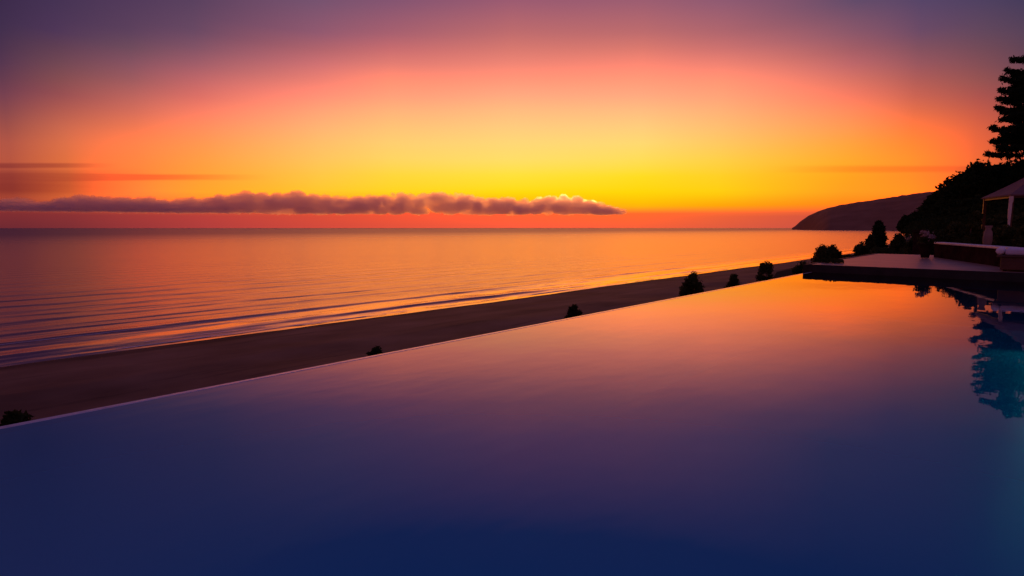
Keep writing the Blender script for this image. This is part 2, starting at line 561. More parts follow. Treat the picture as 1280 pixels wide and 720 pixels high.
def build_land():
    us = [-3000, -1200, -500, -250, -150, -100] + [-80 + i * 2.0 for i in range(120)]
    u_ = us[-1] + 4
    while u_ < 4000: us.append(u_); u_ += 4 + max(0, u_ - 160) * .05
    ns = [-1500, -900, -500, -300, -200, -150, -110, -80, -60, -45, -35, -28] + [-24 + i * 1.0 for i in range(45)] + [21 + .8 * i for i in range(48)]
    v, f = [], []
    W = len(ns)
    for u_ in us:
        for n_ in ns: v.append((u_, n_, land_z(u_, n_)))
    fb, fs = [], []
    for j in range(len(us) - 1):
        for i in range(W - 1):
            uc, nc = (us[j] + us[j + 1]) / 2, (ns[i] + ns[i + 1]) / 2
            # leave the pool's footprint open: the basin stands there
            if -6 < uc < UT + 1 and -6.5 < nc < 4.6: continue
            q = (j * W + i, (j + 1) * W + i, (j + 1) * W + i + 1, j * W + i + 1)
            (fb if nc > 9 else fs).append(q)
    for nm, ff, mt, lb in (('beach', fb, 'sand', 'dark sand beach below the pool edge'), ('hillside', fs, 'soil', 'dark scrub ground behind the terrace')):
        used = sorted({i for q in ff for i in q})
        ix = {o_: k for k, o_ in enumerate(used)}
        o = pyd(nm, [v[i] for i in used], [tuple(ix[i] for i in q)[::-1] for q in ff], mt, smooth=True, rotz=UANG)
        tag(o, lb, 'ground', kind='structure')
build_land()

def build_headland():
    prof = [(990, 285), (994, 282.5), (1000, 277), (1010, 270), (1022, 264.5), (1035, 260), (1050, 256.5), (1075, 252.5), (1100, 248.8),
            (1125, 245.2), (1150, 241.5), (1180, 238), (1230, 233), (1280, 229), (1400, 224), (1600, 222), (1900, 225)]
    v, f = [], []
    K, S = 34, 240
    D0, D1 = 2550.0, 3300.0
    for s in range(S + 1):
        x = 990 + (1900 - 990) * (s / S) ** 1.5
        for (xa, ya), (xb, yb) in zip(prof, prof[1:]):
            if xa <= x <= xb:
                y = ya + (yb - ya) * (x - xa) / (xb - xa)
        a, e = azel(x, y)
        a = R(a)
        top = H + D1 * math.tan(R(e)) - SEA
        top *= 1 + .010 * noise.noise(Vector((x * .12, 0, 0))) + .007 * noise.noise(Vector((x * .5, 4, 0)))
        dn = D0 - 60 * noise.noise(Vector((x * .02, 8, 0)))
        w = 750 * sm(988, 1040, x) + 60
        for k in range(K + 1):
            t = k / K * 2 - 1
            d = D1 + t * w
            p = (1 - abs(t) ** 1.7)
            g = 1 + .05 * noise.noise(Vector((d * .008, x * .05, 0))) * (1 - p) * 2 + .02 * noise.noise(Vector((d * .03, x * .2, 2)))
            z = SEA - 2 + (top + 2) * p * (g if 0 < p < 1 else 1)
            v.append((d * math.sin(a), d * math.cos(a), z))
    W = K + 1
    f = [(j * W + i, j * W + i + 1, (j + 1) * W + i + 1, (j + 1) * W + i) for j in range(S) for i in range(K)]
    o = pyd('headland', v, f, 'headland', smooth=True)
    tag(o, 'long low headland sloping down into the sea', 'headland', kind='structure')
build_headland()

# ------------------------------------------------------------------ pool
N0, N1 = -5.0, 4.5
U0 = -.45
def build_pool():
    # water sheet; its seaward rim rounds over and falls behind the wall
    v, f = [], []
    us = [U0 + (UT - U0) * i / 60 for i in range(61)]
    ns = [N0 + (N1 - .03 - N0) * i / 40 for i in range(41)]
    prof = [(n_, 0.0) for n_ in ns]
    for u_ in us:
        for n_, z in prof: v.append((u_, n_, z))
    W = len(prof)
    f = [(j * W + i, (j + 1) * W + i, (j + 1) * W + i + 1, j * W + i + 1) for j in range(len(us) - 1) for i in range(W - 1)]
    o = pyd('pool_water', v, f, 'pool_water', smooth=True, rotz=UANG)
    tag(o, 'still pool water mirroring the sunset sky', 'pool water', kind='structure')
    # basin: floor and four inner walls as one shell
    bm = bmesh.new()
    zf = -1.45
    c = [(U0, N0), (UT, N0), (UT, N1 - .10), (U0, N1 - .10)]
    lo = [bm.verts.new((a, b, zf)) for a, b in c]
    hi = [bm.verts.new((a, b, -.012)) for a, b in c]
    bm.faces.new(lo)
    for k in range(4):
        bm.faces.new((lo[k], lo[(k + 1) % 4], hi[(k + 1) % 4], hi[k]))
    o = from_bm('pool_basin', bm, 'tile', rotz=UANG)
    tag(o, 'blue tiled pool basin under the water', 'pool basin', kind='structure')
    bm = bmesh.new()
    box(bm, (U0 + UT) / 2, N1 - .04, -2.325, UT - U0 - .02, .11, 4.57, .012)
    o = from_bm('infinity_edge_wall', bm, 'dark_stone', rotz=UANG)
    tag(o, 'dark stone wall with a thin pale wet lip carrying the pool edge above the beach', 'wall')
    bm = bmesh.new()
    box(bm, (U0 + UT) / 2 - .02, N1 - .001, -.015, UT - U0 - .06, .06, .036, .008, 3)
    from_bm('lip', bm, 'wet_lip', o)
    # near deck under and behind the photographer's feet, and the deck along the landward side
    bm = bmesh.new()
    box(bm, U0 - 3.0, -.8, -.19, 5.98, 10.5, .5, .02)
    box(bm, (U0 + UT) / 2 + 1.0, N0 - 3.02, -.19, UT - U0 + 2, 6.0, .5, .02)
    o = from_bm('pool_deck', bm, 'stone', rotz=UANG)
    tag(o, 'stone deck round the near end of the pool', 'deck', kind='structure')
build_pool()

def pool_lamp(n_, label):
    r = empty('pool_lamp', un(UT - .045, n_, -.72), UANG)
    tag(r, label, 'pool lamp')
    bm = bmesh.new(); lathe(bm, [(.06, 0), (.14, 0), (.145, .012), (.12, .022), (.10, .016)], 28)
    bmesh.ops.rotate(bm, verts=bm.verts, cent=(0, 0, 0), matrix=Matrix.Rotation(-math.pi / 2, 3, 'Y'))
    from_bm('rim', bm, 'pale_stone', r, True)
    bm = bmesh.new(); lathe(bm, [(.098, .012), (.09, .022), (.05, .03), (.01, .032)], 28)
    bmesh.ops.rotate(bm, verts=bm.verts, cent=(0, 0, 0), matrix=Matrix.Rotation(-math.pi / 2, 3, 'Y'))
    from_bm('lens', bm, 'lamp_lens', r, True)
    ld = bpy.data.lights.new('pool_lamp_light', 'SPOT')
    ld.energy = 200
    ld.color = (.25, 1.0, .72)
    ld.spot_size = R(150); ld.spot_blend = .8; ld.shadow_soft_size = .09
    lo = bpy.data.objects.new('pool_lamp_light', ld)
    C.objects.link(lo); lo.parent = r
    lo.location = (-.06, 0, 0)
    lo.rotation_euler = (0, math.pi / 2, 0)
pool_lamp(-.55, 'round lit underwater pool lamp in the far pool wall at the right edge')

# far terrace
TZ = .215
def build_terrace():
    bm = bmesh.new()
    box(bm, UT + 4.62, -4.0, TZ / 2 - .16, 9.2, 17.2, TZ + .28, .01)
    o = from_bm('terrace', bm, 'stone', rotz=UANG)
    tag(o, 'stone terrace at the far end of the pool', 'terrace', kind='structure')
    bm = bmesh.new()
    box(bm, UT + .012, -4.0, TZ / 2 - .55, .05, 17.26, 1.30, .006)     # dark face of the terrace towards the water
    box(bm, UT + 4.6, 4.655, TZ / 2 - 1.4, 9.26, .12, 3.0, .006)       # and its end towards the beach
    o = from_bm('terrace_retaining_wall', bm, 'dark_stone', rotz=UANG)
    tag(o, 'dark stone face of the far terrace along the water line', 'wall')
build_terrace()

# ------------------------------------------------------------------ planting along the infinity edge
# (photo x of the middle, y of top, width in px, metres beyond the edge, label)
EDGE = [
    (16, 505, 60, 1.5, 'low dark shrub below the pool edge nearest the viewer'),
    (470, 429, 26, 1.7, 'tiny dark shrub just peeping over the left half of the pool edge'),
    (718, 377, 24, 2.4, 'faint small shrub on the sand below the middle of the pool edge'),
    (866, 336, 32, 1.6, 'round leafy shrub beyond the pool edge, largest of the four in the row'),
    (917, 338, 22, 1.5, 'low round shrub beyond the pool edge, between the leafy and the clipped one'),
    (958, 320, 19, 1.3, 'upright clipped shrub with a flat top beyond the pool edge'),
    (1003, 322, 30, 1.0, 'dark shrub pressed against the corner where pool edge and terrace meet'),
]
def edge_shrubs():
    for k, (x, y, wpx, off, lb) in enumerate(EDGE):
        # distance at which the sight line of column x crosses the line n = N1 + off
        r = ray(x, 285); r.z = 0; r.normalize()
        D = (N1 + off) / r.dot(N)
        top = at(x, y, D)
        w = wpx / 706 * D * r.y ** 2 * 1.08
        sight = at(x, 285, D)
        # the pool edge hides what is lower than this
        De = N1 / r.dot(N)
        zhid = H - H * D / De
        base = zhid - .55
        h = (top.z - base) * 1.06
        shrub('edge_shrub', lb, 'shrub', (top.x, top.y, base), w * (1.2 if k == 5 else 1), w, h, 100 + k, 84, 60,
              .045 if wpx > 24 else .04, .05 if k == 5 else .25, 'shrubs along the infinity edge')
edge_shrubs()


# ------------------------------------------------------------------ terrace planting
def px_shrub(name, lb, cat, x, ytop, wpx, D, seed, group=None, **kw):
    t = at(x, ytop, D)
    u_, n_ = t.dot(U), t.dot(N)
    zb = TZ if (UT < u_ < UT + 9.2 and n_ < 4.6) else land_z(u_, n_) - .06
    w = wpx / 706 * D / (1 + ((x - 640) / 706) ** 2)
    return shrub(name, lb, cat, (t.x, t.y, zb), w, w, t.z - zb, seed, group=group, **kw)

G_ = 'dark shrubs behind the terrace rim'
px_shrub('terrace_shrub', 'rounded bushy shrub at the terrace corner mirrored in the pool', 'shrub', 1036, 302, 40, 24.5, 7, clumps=90, leaves=90, size=.06, taper=.1, group=G_)
px_shrub('terrace_shrub', 'low shrub at the foot of the dark cone shaped conifer, on its seaward side', 'shrub', 1077, 301, 22, 44.0, 8, clumps=60, leaves=70, size=.10, taper=.2, group=G_)
px_shrub('cone_conifer', 'dark cone shaped conifer standing above the other terrace plants', 'conifer', 1100, 268, 31, 46.0, 9, clumps=150, leaves=90, size=.11, taper=.86, leafm='leaf_conifer')
px_shrub('terrace_shrub', 'stepped shrub leaning on the left flank of the dark cone conifer', 'shrub', 1089, 288, 16, 45.0, 10, clumps=60, leaves=70, size=.09, taper=.2, group=G_)
px_shrub('terrace_shrub', 'upright round topped shrub right of the dark cone conifer', 'shrub', 1124, 288, 22, 45.0, 11, clumps=80, leaves=80, size=.10, taper=.1, group=G_)
px_shrub('terrace_shrub', 'thin ground hugging shrub on the terrace rim behind the corner bush', 'shrub', 1062, 318, 30, 38.0, 12, clumps=50, leaves=60, size=.08, taper=.1, group=G_)
px_shrub('terrace_shrub', 'low dark shrub filling the gap between conifer group and stone pillar', 'shrub', 1136, 305, 26, 40.0, 13, clumps=60, leaves=70, size=.09, taper=.1, group=G_)
px_shrub('terrace_shrub', 'low dark shrub between the flower pot and the pale coped wall', 'shrub', 1169, 300, 28, 38.0, 14, clumps=70, leaves=70, size=.09, taper=.1, group=G_)
px_shrub('terrace_shrub', 'broad low shrub in front of the foot of the dark cone conifer', 'shrub', 1104, 308, 44, 41.0, 15, clumps=80, leaves=70, size=.09, taper=.1, group=G_)

px_shrub('terrace_shrub', 'flat low shrub on the near left corner of the terrace deck', 'shrub', 1040, 323.5, 44, 18.6, 16, clumps=60, leaves=70, size=.04, taper=.1, group=G_)

def pillar():
    b = at(1148, 319, 36.0)
    zb = land_z(b.dot(U), b.dot(N)) - .05
    r = empty('stone_pillar', (b.x, b.y, zb), UANG)
    tag(r, 'square brown stone pillar between the conifer group and the wooded slope', 'pillar')
    h = at(1148, 287, 36.0).z - zb
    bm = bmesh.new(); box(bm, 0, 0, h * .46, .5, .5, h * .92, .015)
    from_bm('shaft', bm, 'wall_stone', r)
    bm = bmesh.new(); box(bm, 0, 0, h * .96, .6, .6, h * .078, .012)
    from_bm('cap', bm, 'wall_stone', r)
pillar()

def flower_pot():
    b = at(1157, 310, 23.2)
    r = empty('flower_pot', (b.x, b.y, TZ), 0)
    tag(r, 'clay pot of pale arching flowers beside the brown stone pillar', 'flower pot')
    hz = at(1157, 304, 23.2).z - TZ
    bm = bmesh.new(); lathe(bm, [(.11, 0), (.16, hz * .5), (.19, hz * .92), (.21, hz * .93), (.21, hz), (.17, hz), (.16, hz * .85)])
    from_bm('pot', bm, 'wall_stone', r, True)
    rnd = random.Random(5)
    bm = bmesh.new(); v, f = [], []; gv, gf = [], []
    ht = at(1157, 291, 23.2).z - TZ
    for k in range(7):
        a = rnd.uniform(0, 6.28); s = rnd.uniform(.06, .2)
        tip = Vector((math.cos(a) * s, math.sin(a) * s, hz + (ht - hz) * rnd.uniform(.6, 1)))
        tube(bm, [(0, 0, hz * .8), Vector((tip.x * .35, tip.y * .35, hz + (tip.z - hz) * .7)), tip], [.012, .01, .006], 5)
        v, f = [], []
        for _ in range(26): leaf(v, f, tip + Vector((rnd.gauss(0, .035), rnd.gauss(0, .035), rnd.gauss(0, .05))), .06, rnd)
        pyd('flower_head', v, f, 'leaf_flower', r)
        for _ in range(30): leaf(gv, gf, Vector((rnd.gauss(0, .11), rnd.gauss(0, .11), hz + rnd.uniform(0, .18))), .07, rnd)
    from_bm('stem', bm, 'bark', r)
    pyd('foliage', gv, gf, 'leaf', r)
flower_pot()

def low_wall():
    a = at(1174, 303.5, 24.5); b = at(1300, 310.5, 16.9 + .9)
    z = .5 * (a.z + b.z)
    a.z = b.z = z
    d = b - a
    L = d.length
    r = empty('low_wall', ((a.x + b.x) / 2, (a.y + b.y) / 2, TZ), math.atan2(d.y, d.x))
    tag(r, 'low dark terrace wall with a pale coping behind the daybed', 'wall')
    h = z - TZ
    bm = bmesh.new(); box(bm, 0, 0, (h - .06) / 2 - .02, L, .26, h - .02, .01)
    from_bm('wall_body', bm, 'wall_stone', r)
    bm = bmesh.new(); box(bm, 0, 0, h - .025, L + .06, .36, .06, .015)
    from_bm('coping', bm, 'pale_stone', r)
low_wall()

def daybed():
    # long side towards the pool, left end at photo x 1217
    r = empty('daybed', un(17.75, -.35, TZ), UANG)
    tag(r, 'low timber daybed with a mauve mattress and a rolled white towel', 'daybed')
    L, Wd = 2.1, .95            # along n, along u
    bm = bmesh.new(); box(bm, 0, -.0, .165, Wd - .06, L - .14, .29, .012)
    from_bm('base', bm, 'timber', r)
    for sx in (-1, 1):
        for sy in (-1, 1):
            bm = bmesh.new(); box(bm, sx * (Wd / 2 - .12), sy * (L / 2 - .16), .01, .07, .07, .03, .004)
            from_bm('leg', bm, 'dark_stone', r)
    bm = bmesh.new(); box(bm, 0, 0, .335, Wd, L, .045, .01)
    from_bm('frame', bm, 'timber', r)
    bm = bmesh.new(); box(bm, 0, -.05, .437, Wd - .04, L - .18, .15, .05, 4)
    from_bm('mattress', bm, 'cushion', r, True)
    bm = bmesh.new()
    tube(bm, [(-.36, L / 2 - .05, .45), (-.34, L / 2 - .05, .45), (.34, L / 2 - .05, .45), (.36, L / 2 - .05, .45)], [.05, .085, .085, .05], 14)
    t = from_bm('rolled_towel', bm, 'towel', smooth=True)
    t.location = un(17.75, -.35, TZ); t.rotation_euler.z = UANG
    tag(t, 'rolled white towel lying at the left end of the daybed', 'towel')
daybed()

def sun_lounger():
    p = at(1284, 311, 15.9)
    r = empty('sun_lounger', (p.x, p.y, TZ), UANG + .1)
    tag(r, 'slim pale sun lounger with a raised backrest at the right edge', 'sun lounger')
    bm = bmesh.new()
    box(bm, 0, 0, .30, .6, 1.9, .05, .015)
    from_bm('frame', bm, 'cream_paint', r)
    for sx in (-1, 1):
        for sy in (-.8, .8):
            bm = bmesh.new(); tube(bm, [(sx * .25, sy, .28), (sx * .27, sy * 1.05, 0)], [.022, .018], 8)
            from_bm('leg', bm, 'cream_paint', r)
    bm = bmesh.new(); box(bm, 0, -.3, .37, .56, 1.2, .08, .03, 3)
    from_bm('cushion', bm, 'cushion', r, True)
    bm = bmesh.new(); box(bm, 0, .30, 0, .56, .62, .08, .03, 3)
    bmesh.ops.rotate(bm, verts=bm.verts, cent=(0, 0, 0), matrix=Matrix.Rotation(R(38), 3, 'X'))
    bmesh.ops.translate(bm, verts=bm.verts, vec=(0, .30, .36))
    from_bm('backrest', bm, 'cushion', r, True)

def urn():
    b = at(1234, 304, 22.2); t = at(1234, 282, 22.2)
    r = empty('garden_urn', (b.x, b.y, TZ))
    tag(r, 'tall pale clay urn standing in the shade of the pavilion', 'urn')
    h = t.z - TZ
    bm = bmesh.new()
    lathe(bm, [(.07, 0), (.08, .04), (.045, .09), (.085, h * .35), (.12, h * .62), (.10, h * .82), (.065, h * .9), (.09, h * .97), (.095, h), (.075, h), (.05, h * .9)], 28)
    from_bm('body', bm, 'clay', r, True)
urn()

def pavilion():
    A = at(1263, 243, 28.5)                 # near corner of the eave
    zt = A.z
    side = 2.7
    B0 = at(1228, 243, 31.0)                # its seaward corner lies along this sight line
    d = Vector((B0.x - A.x, B0.y - A.y, 0)).normalized()
    e = Vector((d.y, -d.x, 0))
    c = A + (d + e) * side / 2
    zg = -.16
    r = empty('garden_pavilion', (c.x, c.y, zg), math.atan2(d.y, d.x))
    tag(r, 'canvas roofed garden pavilion on slim timber posts with a pale gathered curtain', 'pavilion')
    ez = zt - zg
    rise = 1.02
    half = side / 2
    K = 10
    bm = bmesh.new()
    for sd_ in range(4):
        rot = Matrix.Rotation(math.pi / 2 * sd_, 3, 'Z')
        grid = {}
        for i in range(K + 1):
            q = i / K
            for j in range(K + 1):
                s = (j / K * 2 - 1)
                w = half * (1 - q)
                sag = -.05 * math.sin(math.pi * q) * (1 - s * s) - .03 * math.sin(math.pi * q)
                grid[(i, j)] = bm.verts.new(rot @ Vector((w, s * w, ez + rise * q + sag)))
        for i in range(K):
            for j in range(K):
                bm.faces.new((grid[(i, j)], grid[(i, j + 1)], grid[(i + 1, j + 1)], grid[(i + 1, j)]))
        lo = [bm.verts.new(grid[(0, j)].co + rot @ Vector((.004, 0, -.05))) for j in range(K + 1)]
        for j in range(K):
            bm.faces.new((grid[(0, j)], lo[j], lo[j + 1], grid[(0, j + 1)]))
    bmesh.ops.remove_doubles(bm, verts=bm.verts, dist=.002)
    bmesh.ops.dissolve_degenerate(bm, edges=bm.edges, dist=.0005)
    roof = from_bm('roof', bm, 'canvas', r)
    sd = roof.modifiers.new('thickness', 'SOLIDIFY'); sd.thickness = .012
    bm = bmesh.new(); lathe(bm, [(.05, ez + rise - .02), (.07, ez + rise + .05), (.02, ez + rise + .14), (.004, ez + rise + .2)], 12)
    from_bm('finial', bm, 'cream_paint', roof, True)
    q = half - .10
    for sx in (-1, 1):
        for sy in (-1, 1):
            bm = bmesh.new(); box(bm, sx * q, sy * q, (ez + .03) / 2, .105, .105, ez + .03, .012)
            from_bm('post', bm, 'timber', r)
    # pale curtain gathered at the near corner
    bm = bmesh.new()
    nz = 14
    rings = []
    for i in range(nz + 1):
        z = ez - .02 - (ez - .75) * i / nz
        w_ = .058 - .02 * sm(.3, .62, i / nz) + .018 * sm(.7, 1, i / nz)
        rings.append([bm.verts.new((-q - .03 + (w_ * (1 + .16 * math.cos(k * math.pi * .999))) * math.cos(2 * math.pi * k / 18) + .02 * math.sin(i * .35),
                                    q + .03 + (w_ * (1 + .16 * math.cos(k * math.pi * .999))) * math.sin(2 * math.pi * k / 18), z)) for k in range(18)])
    for a_, b_ in zip(rings, rings[1:]):
        for k in range(18): bm.faces.new((a_[k], a_[(k + 1) % 18], b_[(k + 1) % 18], b_[k]))
    bm.faces.new(rings[0]); bm.faces.new(rings[-1][::-1])
    cu = from_bm('curtain', bm, 'cream_paint', r, True)
    cu['label'] = 'pale curtain gathered at the near corner post'
    for k in range(4):
        bm = bmesh.new()
        box(bm, 0, q, ez - .07, 2 * q - .11, .07, .12, .008)
        bmesh.ops.rotate(bm, verts=bm.verts, cent=(0, 0, 0), matrix=Matrix.Rotation(math.pi / 2 * k, 3, 'Z'))
        from_bm('beam', bm, 'timber', r)
pavilion()

# ------------------------------------------------------------------ hedge behind the terrace and trees on the hillside
HEDGE = [  # x, y top, width px, distance, label
    (1152, 292, 30, 37.0, 'low dark hedge bush behind the brown stone pillar'),
    (1176, 284, 40, 37.0, 'dark hedge bush at the left end of the pale coped wall'),
    (1202, 272, 44, 37.0, 'dense dark hedge bush behind the pale coped wall, left of the urn'),
    (1230, 266, 44, 37.0, 'dense dark hedge bush directly behind the clay urn'),
    (1258, 262, 44, 37.0, 'tall dark hedge bush seen between the pavilion posts'),
    (1286, 258, 50, 37.0, 'tall dark hedge bush at the right edge behind the pavilion'),
]
FRONT = [
    (1260, 277, 40, 24.0, 'dark low bush hiding the foot of the pavilion post'),
    (1288, 276, 46, 22.6, 'dark low bush at the right edge in front of the pavilion'),
    (1208, 288, 34, 27.0, 'dark low bush just behind the pale coping left of the urn'),
    (1222, 250, 24, 27.2, 'tall narrow dark bush in front of the seaward pavilion post'),
]
for k, (x, y, w, D, lb) in enumerate(FRONT):
    px_shrub('garden_bush', lb, 'bush', x, y, w, D, 340 + k, 'low bushes along the terrace wall', clumps=90, leaves=80, size=.08, taper=.1)
for k, (x, y, w, D, lb) in enumerate(HEDGE):
    px_shrub('hedge_bush', lb, 'hedge bush', x, y, w * 1.4, D, 300 + k, 'dark hedge bushes behind the terrace', clumps=100, leaves=90, size=.12, taper=.05)

TREES = [  # x, y top, width px, distance, label
    (1158, 266, 32, 112, 'small rounded tree at the seaward foot of the wooded slope'),
    (1166, 258, 34, 116, 'rounded tree second lowest on the left outline of the wooded slope'),
    (1184, 238, 40, 120, 'mid height tree halfway up the left outline of the wooded slope'),
    (1204, 216, 44, 122, 'tree at the upper left shoulder of the wooded slope'),
    (1228, 203, 46, 124, 'broad domed tree on top of the wooded slope left of the conifer'),
    (1258, 202, 48, 126, 'broad tree crowding the foot of the tall tiered conifer'),
    (1290, 196, 54, 124, 'wide tree at the right edge under the tall tiered conifer'),
    (1196, 252, 50, 104, 'bushy lower tree in front on the wooded slope, left of the pavilion roof'),
    (1232, 246, 56, 102, 'bushy lower tree on the slope right behind the pavilion roof edge'),
    (1270, 240, 60, 100, 'bushy lower tree on the slope behind the pavilion peak'),
    (1146, 268, 30, 92, 'rounded tree standing out furthest left below the wooded slope'),
    (1206, 262, 60, 88, 'spreading dark tree low on the slope above the hedge and left of the urn'),
    (1250, 256, 64, 86, 'spreading dark tree low on the slope seen under the pavilion roof'),
    (1296, 252, 70, 86, 'spreading dark tree low on the slope at the right edge of the view'),
    (1170, 276, 46, 90, 'lowest dark tree at the front of the wooded slope above the wall'),
]
for k, (x, y, w, D, lb) in enumerate(TREES):
    t = at(x, y, D)
    n_, u_ = t.dot(N), t.dot(U)
    zb = land_z(u_, n_) - .2
    W = w / 706 * D / (1 + ((x - 640) / 706) ** 2) * 1.5
    h = t.z - zb
    broad_tree(lb, (t.x, t.y, zb), W, h, h * .12, 500 + k, 'trees on the wooded slope', clumps=int(90 + W * 8), leaves=64, size=.48)

def scrub():
    rnd = random.Random(41)
    v, f = [], []
    for k in range(2600):
        u_ = rnd.uniform(36, 150); n_ = rnd.uniform(-16, .15 * u_ - 1)
        w = rnd.uniform(.7, 1.9)
        c0 = un(u_, n_, land_z(u_, n_) + w * .35)
        for _ in range(26):
            e = Vector((rnd.gauss(0, .4), rnd.gauss(0, .4), rnd.gauss(0, .3)))
            leaf(v, f, c0 + e * w, .26, rnd)
    o = pyd('slope_scrub', v, f, 'leaf_far')
    tag(o, 'low dark scrub covering the slope behind the terrace', 'scrub', kind='stuff')
scrub()

t = at(1303, 54, 112)
n_, u_ = t.dot(N), t.dot(U)
zb = land_z(u_, n_) - .3
hc = t.z - zb
tag(tiered_conifer((t.x, t.y, zb), hc, (at(1306, 186, 112).z - zb) / hc, 5.2, 77, 11), 'tall tiered conifer with flat branches rising above the wooded slope', 'conifer')

# ------------------------------------------------------------------ far cloud bank
def build_cloud():
    prof = [(-160, 252), (-60, 250), (0, 252), (25, 247), (50, 253), (85, 249), (110, 245), (130, 246), (150, 249), (190, 248), (215, 253), (240, 247), (260, 249),
            (300, 241), (320, 244), (345, 243), (370, 239), (400, 245), (450, 246), (475, 244), (500, 239), (520, 244), (545, 241), (600, 247), (650, 249),
            (672, 248), (695, 242), (715, 246), (735, 251), (755, 256), (775, 263)]
    rnd = random.Random(3)
    bm = bmesh.new()
    DC = 15000.0
    for x in range(-160, 778, 4):
        for (xa, ya), (xb, yb) in zip(prof, prof[1:]):
            if xa <= x <= xb: y = ya + (yb - ya) * (x - xa) / (xb - xa)
        y -= max(0, 5.5 * noise.noise(Vector((x * .045, 3.3, 0)))) if x < 660 else 0
        for k in range(6):
            D = DC + rnd.uniform(-900, 900)
            xx = x + rnd.uniform(-6, 6)
            base = at(xx, 266.5, D); top = at(xx, y - 1.5, D)
            hh = top.z - base.z
            rr = min(rnd.uniform(45, 150), hh * .5 + 12)
            zc = base.z + rnd.uniform(.05, 1.0) * max(0, hh - rr) + rnd.uniform(0, .12) * rr
            mtx = Matrix.Translation((base.x, base.y, zc)) @ Matrix.Diagonal((rr * 1.35, rr * 1.35, rr, 1))
            bmesh.ops.create_icosphere(bm, subdivisions=2, radius=1, matrix=mtx)
    base_z = at(300, 266.5, DC).z
    for v in bm.verts:
        if v.co.z < base_z: v.co.z = base_z + rnd.uniform(-4, 4)
    o = from_bm('cloud_bank', bm, 'cloud', smooth=True)
    rm = o.modifiers.new('merge', 'REMESH'); rm.mode = 'VOXEL'; rm.voxel_size = 22
    tx = bpy.data.textures.new('cloud puffs', 'CLOUDS'); tx.noise_scale = 90; tx.noise_depth = 4
    dm = o.modifiers.new('puffs', 'DISPLACE'); dm.texture = tx; dm.strength = 115; dm.mid_level = .5; dm.texture_coords = 'GLOBAL'
    tag(o, 'long bank of mauve cumulus cloud low over the horizon', 'cloud', kind='stuff')
build_cloud()

